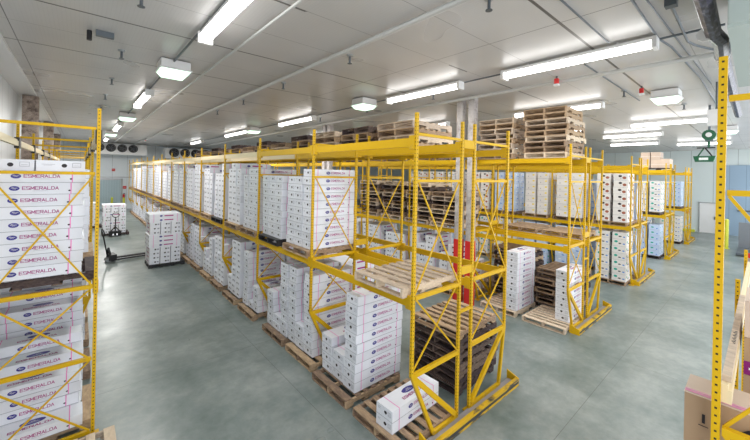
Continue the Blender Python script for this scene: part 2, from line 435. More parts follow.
# ------------------------------------------------------------------ cartons
def text_geo(s, size, spacing=1.0, width=None, bold=.0):
    cu = bpy.data.curves.new('t', 'FONT'); cu.body = s; cu.size = size; cu.resolution_u = 2; cu.offset = bold
    cu.align_x = 'CENTER'; cu.align_y = 'CENTER'; cu.space_character = spacing
    o = bpy.data.objects.new('t', cu); C.objects.link(o)
    dg = bpy.context.evaluated_depsgraph_get(); dg.update()
    me = bpy.data.meshes.new_from_object(o.evaluated_get(dg))
    V = [v.co.copy() for v in me.vertices]; Fs = [tuple(p.vertices) for p in me.polygons]
    bpy.data.objects.remove(o); bpy.data.meshes.remove(me); bpy.data.curves.remove(cu)
    if width:
        w = max(v.x for v in V)-min(v.x for v in V); k = width/w
        for v in V: v.x *= k
    return V, Fs
class Face:
    """draws flat print on one face of a carton: origin o, right u, up v, offset along n"""
    def __init__(s, mb, o, u, v): s.mb = mb; s.o = Vector(o); s.u = Vector(u); s.v = Vector(v); s.n = s.u.cross(s.v)
    def P(s, a, b, e=.0015): return s.o+s.u*a+s.v*b+s.n*e
    def quad(s, a0, a1, b0, b1, mat, e=.0015): s.mb.poly([s.P(a0,b0,e), s.P(a1,b0,e), s.P(a1,b1,e), s.P(a0,b1,e)], mat)
    def oval(s, a, b, ra, rb, mat, e=.0015, n=14): s.mb.poly([s.P(a+ra*math.cos(2*math.pi*k/n), b+rb*math.sin(2*math.pi*k/n), e) for k in range(n)], mat)
    def text(s, geo, a, b, mat, e=.0015):
        V, Fs = geo; i = len(s.mb.v); k = s.mb.mi(mat)
        s.mb.v += [tuple(s.P(a+p.x, b+p.y, e)) for p in V]
        for f in Fs: s.mb.f.append(tuple(i+q for q in f)); s.mb.m.append(k)
BL, BW, BH = 1.05, .325, .157
STROKES = {'E': [[(0,0),(0,1)],[(0,1),(1,1)],[(0,.5),(.85,.5)],[(0,0),(1,0)]], 'S': [[(1,1),(0,1),(0,.5),(1,.5),(1,0),(0,0)]], 'M': [[(0,0),(0,1)],[(0,1),(.5,.25),(1,1)],[(1,1),(1,0)]],
 'R': [[(0,0),(0,1),(1,1),(1,.48),(0,.48)],[(.45,.48),(1,0)]], 'A': [[(0,0),(.5,1),(1,0)],[(.2,.3),(.8,.3)]], 'L': [[(0,1),(0,0),(1,0)]], 'D': [[(0,0),(0,1),(.7,1),(1,.75),(1,.25),(.7,0),(0,0)]]}
def stroke_text(word, width, h, t):
    n = len(word); pitch = width/n; w = pitch*.74; V = []; Fs = []
    for k, ch in enumerate(word):
        x0 = -width/2+k*pitch
        for line in STROKES[ch]:
            for a, b_ in zip(line, line[1:]):
                p = Vector((x0+a[0]*w, (a[1]-.5)*h)); q = Vector((x0+b_[0]*w, (b_[1]-.5)*h)); d = (q-p).normalized(); m_ = Vector((-d.y, d.x))*t/2; d = d*t/2
                i = len(V); V += [Vector((*(p-d-m_), 0)), Vector((*(q+d-m_), 0)), Vector((*(q+d+m_), 0)), Vector((*(p-d+m_), 0))]; Fs.append((i, i+1, i+2, i+3))
    return V, Fs
T_LOGO = stroke_text('ESMERALDA', .345, .037, .0068)
T_LOGO_TOP = stroke_text('ESMERALDA', .44, .042, .010)
def logo_side(f, far):
    ox = -.01
    f.oval(ox-.135, .082, .047, .030, 'navy')
    if not far:
        f.quad(ox-.165, ox-.105, .084, .088, 'whiteink', .0022); f.quad(ox-.15, ox-.12, .073, .076, 'whiteink', .0022); f.quad(ox-.16, ox-.14, .094, .097, 'whiteink', .0022)
        f.text(T_LOGO, ox+.108, .085, 'magenta'); f.quad(ox+.03, ox+.17, .047, .050, 'greyink')
    else:
        f.quad(ox-.03, ox+.27, .066, .104, 'magenta')
def flower_box_mesh(far=False, variant=0):
    b = MB(); hx, hy = BL/2-.003, BW/2-.003
    b.box(-hx, hx, -hy, hy, 0, BH-.003, 'box')
    z1 = BH-.003
    fs = [Face(b, (0,-hy,0), (1,0,0), (0,0,1)), Face(b, (0,hy,0), (-1,0,0), (0,0,1))]
    for f in fs:
        logo_side(f, far)
        if not far:
            f.quad(-hx, hx, .0, .006, 'gap_shade'); f.oval(.37, .05, .013, .011, 'ink', n=8)
        if far: 
            for a in (-.39, .385): f.quad(a, a+.014, 0, z1, 'pink')
    for s in (-1, 1):
        f = Face(b, (s*hx, 0, 0), (0, s, 0), (0, 0, 1))
        a = random.Random(variant*7+s).uniform(-.02, .03)
        f.oval(a, .085, *((.034, .026) if far else (.030, .022)), 'ink', n=8)
        f.quad(a-.010, a+.012, .058, .072, 'ink')
        if not far:
            f.quad(-.125, -.07, .112, .117, 'greyink'); f.quad(-.125, -.08, .100, .104, 'greyink'); f.quad(-.125, -.065, .088, .091, 'greyink')
            f.quad(.07, .13, .055, .115, 'greyink'); f.quad(.075, .125, .06, .11, 'box', .0022)
            for k in range(4): f.quad(.08, .12, .066+k*.011, .069+k*.011, 'greyink', .003)
            f.quad(-hy, hy, .0, .006, 'gap_shade')
        else:
            f.quad(.07, .13, .06, .11, 'greyink')
    if not far:
        f = Face(b, (0,0,z1), (1,0,0), (0,1,0))
        f.oval(.02, .045, .13, .055, 'navy'); f.text(T_LOGO_TOP, .02, -.06, 'magenta')
        for k in range(3): f.quad(-.05+.02*k, .09-.02*k, .025+k*.018, .030+k*.018, 'whiteink', .0022)
    return b
FBM = [flower_box_mesh(False, v).mesh('flower_box') for v in range(4)]
STRAP = MB(); e = .0012; hx_, hy_ = .006, BW/2-.003+e; zt = BH-.003+e
STRAP.poly([(-hx_,-hy_,0),(hx_,-hy_,0),(hx_,-hy_,zt),(-hx_,-hy_,zt)], 'pink'); STRAP.poly([(-hx_,hy_,0),(-hx_,hy_,zt),(hx_,hy_,zt),(hx_,hy_,0)], 'pink')
STRAP.poly([(-hx_,-hy_,zt),(hx_,-hy_,zt),(hx_,hy_,zt),(-hx_,hy_,zt)], 'pink'); STRAP = STRAP.mesh('strap')
FAR_FB = [flower_box_mesh(True, v) for v in range(3)]
# generic square cartons: size, base, marks
def carton_mesh(sx, sy, sz, base, marks, name):
    b = MB(); hx, hy = sx/2-.003, sy/2-.003
    b.box(-hx, hx, -hy, hy, 0, sz-.003, base)
    for fx in (Face(b, (-hx,0,0), (0,-1,0), (0,0,1)), Face(b, (hx,0,0), (0,1,0), (0,0,1)), Face(b, (0,-hy,0), (1,0,0), (0,0,1)), Face(b, (0,hy,0), (-1,0,0), (0,0,1))):
        w = sy if abs(fx.n.x) > .5 else sx
        for a, c, ra, rb, mat in marks: fx.oval(a*w, c*sz, ra*w, rb*sz, mat, n=8)
        fx.quad(-w/2+.004, w/2-.004, 0, .006, 'gap_shade')
    return b
CK = {
 'brown': (.45, .42, .245, carton_mesh(.45, .42, .245, 'cartonw', [(-.02,.62,.13,.16,'ink'), (.27,.38,.14,.20,'brownink'), (.02,.25,.03,.06,'greyink')], 'produce_carton')),
 'teal': (.45, .42, .245, carton_mesh(.45, .42, .245, 'cartonw', [(-.22,.65,.13,.17,'teal'), (.05,.42,.11,.09,'ink'), (.33,.38,.09,.10,'blueink')], 'produce_carton')),
 'tealwall': (.45, .42, .245, carton_mesh(.45, .42, .245, 'cartonb', [(-.15,.5,.14,.14,'teal'), (.25,.3,.07,.12,'blueink')], 'produce_carton')),
 'blue': (.45, .42, .245, carton_mesh(.45, .42, .245, 'cartonb', [(-.1,.6,.12,.09,'whiteink'), (.2,.3,.14,.10,'blueink')], 'produce_carton')),
 'yellow': (.45, .42, .245, carton_mesh(.45, .42, .245, 'cartonw', [(.30,.6,.12,.14,'yellowink'), (-.2,.35,.04,.10,'greyink')], 'produce_carton')),
}
CKM = {k: v[3].mesh('produce_carton') for k, v in CK.items()}
CKNAME = {'brown': 'white carton with brown marks', 'teal': 'white carton with teal mark', 'tealwall': 'pale blue carton with teal mark', 'blue': 'pale blue carton', 'yellow': 'white carton with yellow label'}
BOXES = []     # every flower box: (x, y, z, rz, label)
CARTONS = []
COLN = {3: ['near', 'middle', 'far'], 4: ['nearest', 'second', 'third', 'farthest']}
def load(x, y, z, cols, where, xo=.08, rz0=0, gap=.34):
    """columns of long boxes lying across the pallet; cols = number of boxes, near column first"""
    for c, n in enumerate(cols):
        lean = random.uniform(-.004, .004)
        for k in range(n):
            r = math.radians(random.uniform(-.8, .8)) + (math.pi if random.random() < .0 else 0)
            BOXES.append((x+xo+BL/2+random.uniform(-.012, .012), y+.01+BW/2+c*gap+random.uniform(-.005, .005)+lean*k, z+k*BH, r,
                          'white flower box, %s up in %s column, %s' % (ORD[k+1], COLN[3][c], where)))
def load_cartons(x, y, z, nx, ny, n, kind, where, dx=.46, dy=.43):
    hs = CK[kind][2]
    for i in range(nx):
        for j in range(ny):
            for k in range(n):
                if 0 < i < nx-1 and 0 < j < ny-1 and k < n-1: continue   # inside of the pile, never seen
                CARTONS.append((x+.23+i*dx+random.uniform(-.008,.008), y+.21+j*dy+random.uniform(-.008,.008), z+k*hs, 0, kind,
                    '%s, layer %s, %s column, %s' % (CKNAME[kind], ORD[k+1], COLN[4][min(j,3)] , where)))
ZP = .14
# --- long row, floor level (two pallets per bay), aisle side
PY = [3.05, 4.25, 5.47, 6.66] + [YS[2+k//2]+(.08 if k % 2 == 0 else 1.38) for k in range(21)]
OFF = {2: .19, 3: .05}
floorcols = {0: [0, 0, 2], 1: [10, 3, 4], 2: [10, 3, 10], 3: [10, 2, 5], 4: [4, 1, 9], 5: [10, 10, 3], 6: [8, 9, 9], 7: [8, 3, 5], 8: [7, 9, 9], 9: [9, 6, 3]}
for j, y in enumerate(PY[:25]):
    where = 'on the %s floor pallet along the left aisle' % (ORD[j+1] if j < 20 else 'distant')
    x = 3.27 + random.uniform(-.02, .02)
    if j in (0, 1): x = 3.2
    pallet(x, y, 0, 'wood', '%s wooden floor pallet from the near end of the left aisle row' % (ORD[j+1] if j < 20 else 'far'), 'floor pallets under the long row', near=j < 7)
    cols = floorcols.get(j)
    if cols is None: cols = [random.choice((6, 8, 9, 10, 10)) for _ in range(3)]
    if j > 9 and j % 2 and len(PY) > j: cols[2] = random.choice((2, 4, 6)); cols[1] = random.choice((3, 6, 8))
    if j == 0:
        for k in range(2):
            BOXES.append((3.27+BL/2, 3.47, ZP+k*BH, math.radians(2.0), '%s white flower box lying alone on the nearest floor pallet' % ('lower' if k == 0 else 'upper')))
    else: load(3.36, y+OFF.get(j, .05), ZP, cols, 'floor pallet %s' % ORD[j+1] if j < 20 else 'far floor pallet', xo=.06)
# --- long row, first level
for j, y in enumerate(PY[:25]):
    if j == 1: continue
    z = ZB[0]+.002
    x = 3.26
    if j == 0:
        pallet(3.22, 3.1, z, 'wood_pale', 'empty pale wooden pallet on the first beam level at the near rack end', near=True); continue
    yy = {2: 5.70, 3: 6.98}.get(j, y)
    matp = 'black_plastic' if j in (3, 6) else 'wood'
    pallet(x+.02, yy, z, matp, '%s pallet on the first beam level of the long aisle row' % (ORD[j+1] if j < 20 else 'far'), 'upper pallets of the long row', near=j < 7)
    n = {2: [10, 9, 9], 3: [9, 9, 9], 4: [10, 10, 9]}.get(j, [random.choice((9, 10, 10, 11)) for _ in range(3)])
    load(x+.06, yy+.03, z+ZP, n, 'upper pallet %s' % (ORD[j+1] if j < 20 else 'farther'), xo=.06)
# --- back half of the long row
pile(4.82, 3.32, 0, 8, ['wood_dark']*7+['wood'], 'dark pile behind near end')
for j in range(3, 12):
    y = PY[j]; pallet(4.75, y, 0, 'wood', '%s floor pallet in the back half of the long row' % ORD[j+1], 'pallets in the back half of long row')
    load(4.77, y, ZP, [random.choice((7, 9, 10)) for _ in range(3)], 'back floor pallet %s' % ORD[j+1], xo=.04)
for j in range(6, 14):
    y = PY[j]; pallet(4.75, y, ZB[0]+.002, 'wood', '%s first level pallet in the back half of the long row' % ORD[j+1], 'pallets in the back half of long row')
    load(4.77, y, ZB[0]+ZP, [10, 10, 10], 'back upper pallet %s' % ORD[j+1], xo=.04)
# pallets stored on top of the long row
for j, (y, n) in enumerate([(4.35, 4), (5.65, 4), (6.95, 4), (8.25, 4), (9.6, 3), (10.95, 4), (12.2, 3), (13.6, 4), (14.9, 3), (16.3, 4), (17.7, 3), (19.1, 4)]):
    pile(4.72, y, ZB[1]+.002, n, ['wood', 'wood_dark'] if j % 2 else ['wood', 'wood_pale'], '%s stack on the long row top' % ORD[j+1])
# --- second row
for (x, y, cols, w) in ((8.7, 3.05, None, 0), (8.72, 4.27, [10, 0, 0], 1), (8.72, 5.85, [6, 9, 7], 2), (8.7, 7.1, [10, 8, 10], 3), (8.7, 8.4, [9, 9, 9], 4), (8.7, 9.8, [10, 10, 10], 5), (8.7, 11.1, [10, 10, 10], 6), (8.7, 12.5, [10, 10, 10], 7)):
    pallet(x, y, 0, 'wood_pale' if w < 2 else 'wood', '%s floor pallet under the second rack row from its near end' % ORD[w+1], 'floor pallets under the second row', near=w < 2)
    if cols: load(x, y, ZP, cols, 'second row floor pallet %s' % ORD[w+1])
for k in range(8): BOXES.append((9.15+BL/2, 3.28, ZP+k*BH*1.0, 0, 'white flower box, %s up, single column on second row corner pallet' % ORD[k+1]))
pile(10.05, 3.3, 0, 8, ['wood_dark', 'wood'], 'low back pile in second row', .06)
pile(10.0, 4.6, 0, 11, ['wood', 'wood_dark'], 'taller back pile in second row', .06)
for i, (y, n) in enumerate(((6.15, 8), (7.3, 10), (8.55, 10), (9.9, 10))): pile(8.74, y, ZB[0]+.002, n, ['wood_pale', 'wood', 'wood_dark'], '%s pile on second row beams' % ORD[i+1], .04)
pile(8.72, 3.1, ZB[1]+.002, 9, ['wood_pale', 'wood', 'wood'], 'tall right pile on second row', .03)
pile(8.72, 4.42, ZB[1]+.002, 8, ['wood', 'wood_pale', 'wood_pale'], 'tall left pile on second row', .03)
for i, y in enumerate((8.3, 9.7, 11.0, 12.4, 13.8, 15.2)): pile(10.1, y, ZB[1]+.002, 3, 'wood', '%s far stack on second row' % ORD[i+1])
for i, y in enumerate((5.8, 7.1)): pile(10.1, y, 0, 2, 'wood', '%s low back stack in second row' % ORD[i+1])
for i, y in enumerate((3.2, 4.4)): pallet(10.15, y, ZB[0]+.002, 'wood', '%s flat pallet on the back beams of the second row' % ('nearer', 'farther')[i])
# --- third row and beyond: produce cartons
for r, (x, zlev, kinds) in enumerate(((14.35, 'floor', ['teal', 'blue', 'tealwall', 'yellow', 'teal', 'blue', 'brown', 'blue']), (14.35, 'upper', ['brown', 'yellow', 'yellow', 'blue', 'brown', 'teal', 'brown', 'brown']))):
    for j, kd in enumerate(kinds):
        y = 3.12+1.325*j + (.08 if j % 2 else 0); z = 0 if zlev == 'floor' else ZB[0]+.002
        pallet(x-.02, y, z, 'wood', '%s %s pallet of the third rack row' % (ORD[j+1], zlev), 'pallets of the third row')
        load_cartons(x, y, z+ZP, 2, 2 if j else 2, 7 if zlev == 'floor' else 7, kd, '%s %s third row pallet' % (ORD[j+1], zlev), dy=.5)
for zlev, z in (('floor', 0), ('upper', ZB[0]+.002)):
    for j in range(2):
        y = 3.15+1.33*j
        pallet(15.8, y, z, 'wood', '%s %s pallet at the back of the third row' % (ORD[j+1], zlev), 'pallets of the third row')
        load_cartons(15.85, y, z+ZP, 2, 2, 6, 'blue', '%s %s pallet behind third row' % (ORD[j+1], zlev), dy=.5)
for r, (x, nm) in enumerate(((20.6, 'fourth'), (26.6, 'farthest'))):
    for zlev, z in (('floor', 0), ('upper', ZB[0]+.002)):
        for j in range(3):
            y = 3.2+1.33*j
            pallet(x, y, z, 'wood_dark', '%s %s pallet of the %s rack row' % (ORD[j+1], zlev, nm), 'pallets of the far rows')
            load_cartons(x+.02, y, z+ZP, 2, 2, 6, 'tealwall' if (zlev == 'floor') == (r == 0) else 'teal', '%s %s pallet of %s row' % (ORD[j+1], zlev, nm), dy=.5)
# pale cartons on top of the fourth row
pallet(21.9, 3.08, ZB[1]+.002, 'wood_dark', 'dark wooden pallet on the top beams of the fourth rack row'); pallet(20.62, 4.6, ZB[1]+.002, 'wood_dark', 'second dark wooden pallet on the fourth row top beams')
for i, (y, n) in enumerate(((3.05, 1), (3.43, 2), (3.85, 2))):
    for k in range(n):
        hh = .40 if n > 1 else .46
        b = MB(); b.box(-.4, .4, -.19, .19, 0, hh, 'kraft_top'); b.box(-.402, .402, -.192, .192, .17, .19, 'whiteink')
        tag(b.obj('storage_carton', None, (22.42, y+.22, ZB[1]+.142+k*.405), .012), 'pale taped carton on fourth row top, %s layer, %s from right' % (ORD[k+1], ORD[i+1]), 'carton', 'pale cartons on top of the fourth row')
# --- free stack in the left aisle
def cross_load(x, y, z, pattern, where):
    for k, p in enumerate(pattern):
        if p == 'e':
            for c in range(3): BOXES.append((x+.17+c*.345, y+.03+BL/2, z+k*BH, math.pi/2, 'white flower box, %s layer, %s of three ends, %s' % (ORD[k+1], ['left','middle','right'][c], where)))
        else:
            for c in range(3): BOXES.append((x+.5, y+.19+c*.345, z+k*BH, 0, 'white flower box, %s layer, %s of three, %s' % (ORD[k+1], ['near','middle','far'][c], where)))
pallet(1.98, 14.98, 0, 'black_plastic', 'dark pallet under the free-standing box stack in the left aisle', near=True)
cross_load(2.0, 14.98, ZP, 'eeeellleeelle'[:12], 'free aisle stack')
cross_load(.98, 23.6, ZP, 'eeeleeleel', 'far stack on pallet jack')
pallet(.96, 23.6, 0, 'wood_dark', 'wooden pallet under the far stack by the strip curtain')
cross_load(-.1+.0, 27.2, ZP, 'elelelele', 'distant stack beyond pallet jack')
pallet(-.1, 27.2, 0, 'wood_dark', 'wooden pallet of the distant stack beyond the pallet jack')
# --- left rack loads (long boxes facing the camera)
def lbox(x, y, z, lab, rz=0): BOXES.append((x, y, z, rz, lab))
zL = 2.122
pallet(-1.0, 6.2, zL, 'wood_dark', 'dark wooden pallet on the first beam level of the left rack', near=True)
for k in range(9):
    for r in range(3): lbox(-.485+.012*(k % 3), 6.33+r*.34, zL+ZP+k*BH*.985, 'white flower box, %s up, %s row deep, on left rack upper pallet' % (ORD[k+1], ORD[r+1]))
for i, xx in enumerate((-.69, -.19)):
    b = MB(); b.box(-.243, .243, -.16, .16, 0, .14, 'box')
    f = Face(b, (0,-.16,0), (1,0,0), (0,0,1)); f.oval(.03, .072, .028, .026, 'ink'); f.quad(-.19, -.06, .085, .089, 'greyink'); f.quad(-.17, -.09, .073, .076, 'greyink'); f.quad(.11, .2, .05, .11, 'greyink'); f.quad(.115, .195, .055, .105, 'box', .0022); f.quad(.125, .185, .07, .075, 'greyink', .003)
    tag(b.obj('half_carton', None, (xx, 6.36, zL+ZP+9*BH*.985), .004), 'short white carton on top of left rack stack, %s one' % ('left', 'right')[i], 'carton', 'short cartons on the left stack')
for j, y in enumerate((7.6, 9.3, 10.55)):
    pallet(-1.0, y, zL, 'wood', '%s pallet deeper on the left rack first level' % ORD[j+2]); load(-1.0, y, zL+ZP, [8, 9, 9], 'left rack upper pallet %s' % ORD[j+2])
# floor stack of left rack: staggered
pallet(-1.0, 6.25, 0, 'wood', 'wooden floor pallet under the staggered box stack in left rack', near=True)
rows = [1, 4, 5, 6]
for r, n in enumerate(rows):
    for k in range(n): lbox(-.44-.02*(r == 1)-.02*(k % 2), 6.33+r*.335, ZP+k*BH, 'white flower box, %s up, %s row deep, left rack floor stack' % (ORD[k+1], ORD[r+1]), math.radians(random.uniform(-1.2, 1.2)))
pallet(-1.0, 7.75, 0, 'wood', 'wooden floor pallet just behind the staggered left rack stack'); load(-1.0, 7.75, ZP, [8, 9, 10], 'left rack floor pallet second', xo=.03)
pallet(-1.0, 9.2, 0, 'wood', 'second floor pallet behind the staggered left rack stack'); load(-1.0, 9.2, ZP, [11, 11, 11], 'left rack floor pallet third')
pallet(-1.0, 10.6, 0, 'wood', 'third floor pallet behind the staggered left rack stack'); load(-1.0, 10.6, ZP, [10, 11, 11], 'left rack floor pallet fourth')
pallet(-.78, 4.87, 0, 'wood_pale', 'pale wooden pallet on the floor at the bottom left, before the left rack', near=True)

def emit_individuals(items, cap, make, stuff):
    sc = []
    for it in items:
        p = proj(it[0], it[1], it[2]+.08)
        if p is None: continue
        if not (-30 < p[0] < 780 and -20 < p[1] < 470): s = 0
        else: s = 1/p[2]**2
        sc.append((s, it))
    sc.sort(key=lambda t: -t[0])
    for s, it in sc[:cap]: make(it)
    rest = [it for s, it in sc[cap:] if s > 0]
    if rest: stuff(rest)
HIDE = lambda it: False
def mk_box(it):
    x, y, z, rz, lab = it
    o = mk('flower_box', FBM[random.randrange(4)], None, (x, y, z), rz); tag(o, lab, 'box', 'white flower boxes')
    for a in (-.385, .385): mk('strap', STRAP, o, (a, 0, 0))
def merge(dst, src, x, y, z, rz):
    c, s = math.cos(rz), math.sin(rz); i = len(dst.v)
    dst.v += [(x+c*a-s*b_, y+s*a+c*b_, z+d) for a, b_, d in src.v]
    dst.f += [tuple(i+q for q in f) for f in src.f]
    mp = [dst.mi(n) for n in src.mats]; dst.m += [mp[q] for q in src.m]
def rest_boxes(rest):
    d = MB()
    for n, (x, y, z, rz, lab) in enumerate(rest): merge(d, FAR_FB[n % 3], x, y, z, rz)
    o = d.obj('flower_boxes_far'); tag(o, 'the many more distant white flower boxes stacked along the racks', 'boxes'); o['kind'] = 'stuff'
# boxes visible largest first: the aisle faces of the long row, left rack and second row
vis = [b_ for b_ in BOXES]
def seen_weight(it):
    return 0
front = []; back = []
for it in vis:
    lab = it[4]
    hid = ('back floor' in lab) or ('back upper' in lab) or ('third row deep' in lab and 'upper' in lab) or ('second row deep' in lab and 'upper' in lab) or ('left rack upper pallet' in lab and 'deep' not in lab)
    (back if hid else front).append(it)
def order(it):
    p = proj(it[0], it[1], it[2]+.08); return -1e9 if p is None or not (-20 < p[0] < 770 and -10 < p[1] < 450) else -p[2]
front.sort(key=lambda t: -order(t))
for it in front[:298]: mk_box(it)
rest_boxes([it for it in front[298:]+back if order(it) > -1e8])
def mk_carton(it):
    x, y, z, rz, kd, lab = it
    tag(mk('produce_carton', CKM[kd], None, (x, y, z), rz), lab, 'carton', 'cartons in the far racks')
CARTONS = [c for c in CARTONS if (lambda p: p and -10 < p[0] < 760)(proj(*c[:3]))]
CARTONS.sort(key=lambda c: proj(*c[:3])[2] + (8 if 'behind' in c[5] else 0))
for it in CARTONS[:298]: mk_carton(it)
if CARTONS[298:]:
    d = MB()
    for (x, y, z, rz, kd, lab) in CARTONS[298:]: merge(d, CK[kd][3], x, y, z, rz)
    o = d.obj('produce_cartons_far'); tag(o, 'the remaining distant cartons on the farthest rack pallets', 'cartons'); o['kind'] = 'stuff'

# right-hand cartons
T1 = text_geo('1', .08, 1, None, .004)
def kraft_carton(x0, x1, y0, y1, z0, z1, lab, top='kraft_top', one=True):
    b = MB(); b.box(x0-x0, x1-x0, y0-y0, y1-y0, 0, z1-z0-.004, 'kraft'); h = z1-z0-.004; w = y1-y0
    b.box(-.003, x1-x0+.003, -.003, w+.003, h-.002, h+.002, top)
    f = Face(b, (0, w, 0), (0,-1,0), (0,0,1))
    if one:
        f.text(T1, .10, .26, 'ink', .004); f.quad(.075, .125, .21, .216, 'ink', .004); f.oval(.08, .07, .03, .022, 'ink', .004); f.quad(.12, .16, .05, .09, 'ink', .004)
        f.oval(.40, .20, .15, .13, 'ink', .004, 20)
        f.oval(.40, .20, .12, .10, 'brownink', .005, 20)
    f2 = Face(b, (0,0,h+.002), (1,0,0), (0,1,0)); f2.quad(.02, .035, 0, w, 'pink', .003); f2.quad(.05, .06, 0, w, 'pink', .003)
    return b.obj('brown_carton', None, (x0, y0, z0))
for k in range(5):
    tag(kraft_carton(3.3, 3.62, -.55, .355, .14+k*.412, .14+(k+1)*.412, ''), 'brown carton behind the right edge rack post, %s from floor' % ORD[k+1], 'carton', 'brown cartons at the right edge')
pallet(3.28, -.66, 0, 'wood', 'wooden pallet under the brown cartons at the right edge')
def spark(f, a, c, r, mat, e):
    for k in range(6):
        t = math.pi/2+k*math.pi/3; d = Vector((math.cos(t), math.sin(t))); n = Vector((-d.y, d.x))
        q = [d*r*.32+n*r*.05, d*r*.32-n*r*.05, d*r-n*r*.14, d*r*1.05, d*r+n*r*.14]
        f.mb.poly([f.P(a+p.x, c+p.y, e) for p in q], mat)
for k in range(8):
    for i in range(2):
        b = MB(); w, h = .40, .318
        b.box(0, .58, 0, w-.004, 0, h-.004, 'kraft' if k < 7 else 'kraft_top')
        f = Face(b, (0, w-.004, 0), (0,-1,0), (0,0,1))
        if k < 7:
            f.quad(0, w-.004, 0, .115, 'purple', .0015); f.quad(.03, .19, .045, .065, 'whiteink', .003)
            spark(f, .14, .21, .065, 'whiteink', .003)
        tag(b.obj('purple_banded_carton', None, (4.36, .10-w-i*.41, .14+k*.318)), ('brown carton with purple band' if k < 7 else 'plain pale carton') + ', %s from floor, %s column behind right rack post' % (ORD[k+1], ('left', 'right')[i]), 'carton', 'purple banded cartons at right')
pallet(4.3, -.95, 0, 'wood', 'wooden pallet under the purple banded cartons')

# ------------------------------------------------------------------ pallet jacks
def jack(x, y, rz, label):
    t = thing('pallet_jack', label, 'pallet jack', (x, y, 0), rz)
    b = MB()
    for s in (-1, 1): b.box(s*.2-.07, s*.2+.07, .1, 1.2, .07, .125, 'black')
    b.box(-.27, .27, -.12, .1, .06, .3, 'black'); b.bar((-.2,-.1,.3), (0,-.12,.55), .06, .05, 'black'); b.bar((.2,-.1,.3), (0,-.12,.55), .06, .05, 'black'); b.obj('forks', t)
    b = MB(); b.cyl((0,-.14,.2), (0,-.3,1.1), .025, 'black'); b.obj('tow_bar', t)
    b = MB(); n = 14; P = [Vector((.15*math.cos(2*math.pi*k/n), -.3-.03*math.sin(2*math.pi*k/n), 1.2+.12*math.sin(2*math.pi*k/n))) for k in range(n+1)]
    b.tube(P, .02, 'black', 6); b.obj('handle', t)
    for s in (-1, 1):
        b = MB(); b.cyl((s*.08-.03,-.14,.09), (s*.08+.03,-.14,.09), .09, 'grey_metal', 14); b.obj('wheel', t)
jack(1.5, 23.3, 0, 'black pallet jack parked in front of the far box stack')
jack(1.02, 17.1, math.radians(-80), 'black pallet jack standing beside the free aisle stack')

# ------------------------------------------------------------------ columns
def column(x, y, w, label, mat, base_red=False, z1=ZC-.001):
    t = thing('concrete_column', label, 'column', (x, y, 0))
    b = MB(); b.box(-w/2, w/2, -w/2, w/2, 0, z1, mat); b.obj('shaft', t, bevel=.012)
    if base_red:
        b = MB(); b.box(-w/2-.006, w/2+.006, -w/2-.006, w/2+.006, .0, 1.85, 'red'); b.obj('painted_base', t)
column(8.5, 5.92, .2, 'left one of twin grey concrete columns with red painted base', 'concrete', True)
column(8.5, 5.53, .2, 'right one of twin grey concrete columns with red painted base', 'concrete', True)
column(8.5, 13.3, .2, 'far left one of two grey columns rising behind top pallets', 'concrete'); column(8.5, 12.9, .2, 'far right one of two grey columns rising behind top pallets', 'concrete')
column(30.5, 12.9, .55, 'far left grey column beyond the third rack row', 'concrete'); column(30.5, 11.7, .55, 'far right grey column beyond the third rack row', 'concrete')
for k, (y, w) in enumerate(((15.2, .36), (23.2, .36), (31.0, .36))):
    column(-1.2, y, w, 'pitted brown column at left wall, %s from the camera' % ORD[k+1], 'rust', z1=ZC-.08)

# ------------------------------------------------------------------ ceiling fixtures
def lamp(t, sx, sy, z, watts, col=(1, .98, .95)):
    d = bpy.data.lights.new('lamp', 'AREA'); d.shape = 'RECTANGLE'; d.size = sx; d.size_y = sy; d.energy = watts*LAMP; d.color = col
    o = bpy.data.objects.new('lamp', d); C.objects.link(o); o.parent = t; o.location = (0, 0, z)
LAMP = 1.5
def tube_light(x, y0, y1, label, z=5.82):
    t = thing('fluorescent_light', label, 'ceiling light', (x, (y0+y1)/2, z), group='fluorescent strip lights'); l = (y1-y0)/2
    b = MB(); b.box(-.09, .09, -l, l, .06, .12, 'white_metal')
    for s in (-1, 1): b.box(-.11, .11, s*l-.03, s*l+.03, -.06, .12, 'white_metal')
    b.box(-.012, .012, -l*.6-.012, -l*.6+.012, .12, ZC-z-.004, 'white_metal'); b.box(-.012, .012, l*.6-.012, l*.6+.012, .12, ZC-z-.004, 'white_metal'); b.obj('housing', t)
    b = MB(); n = 10; k = b.mi('tube')
    for j in range(n+1):
        a = math.pi+math.pi*j/n
        for s in (-1, 1): b.v.append((.095*math.cos(a), s*(l-.03), .06+.10*math.sin(a)))
    for j in range(n): b.f.append((2*j, 2*j+1, 2*j+3, 2*j+2)); b.m.append(k)
    b.obj('diffuser', t)
    lamp(t, .2, 2*l-.1, -.075, (45+150*min(1, max(0, max(0, y0-6)/26)))*l*2/2.5)
def square_light(x, y, label, z=5.68):
    t = thing('square_ceiling_light', label, 'ceiling light', (x, y, z), group='square ceiling lights')
    b = MB(); b.box(-.27, .27, -.27, .27, .12, .30, 'white_metal'); b.box(-.3, .3, -.3, .3, .10, .13, 'white_metal'); b.obj('housing', t, bevel=.01)
    b = MB(); b.hexa([(-.2,-.2,0),(.2,-.2,0),(.2,.2,0),(-.2,.2,0),(-.28,-.28,.11),(.28,-.28,.11),(.28,.28,.11),(-.28,.28,.11)], 'square'); b.obj('diffuser', t); lamp(t, .36, .36, -.012, 9, (.66, 1, .78))
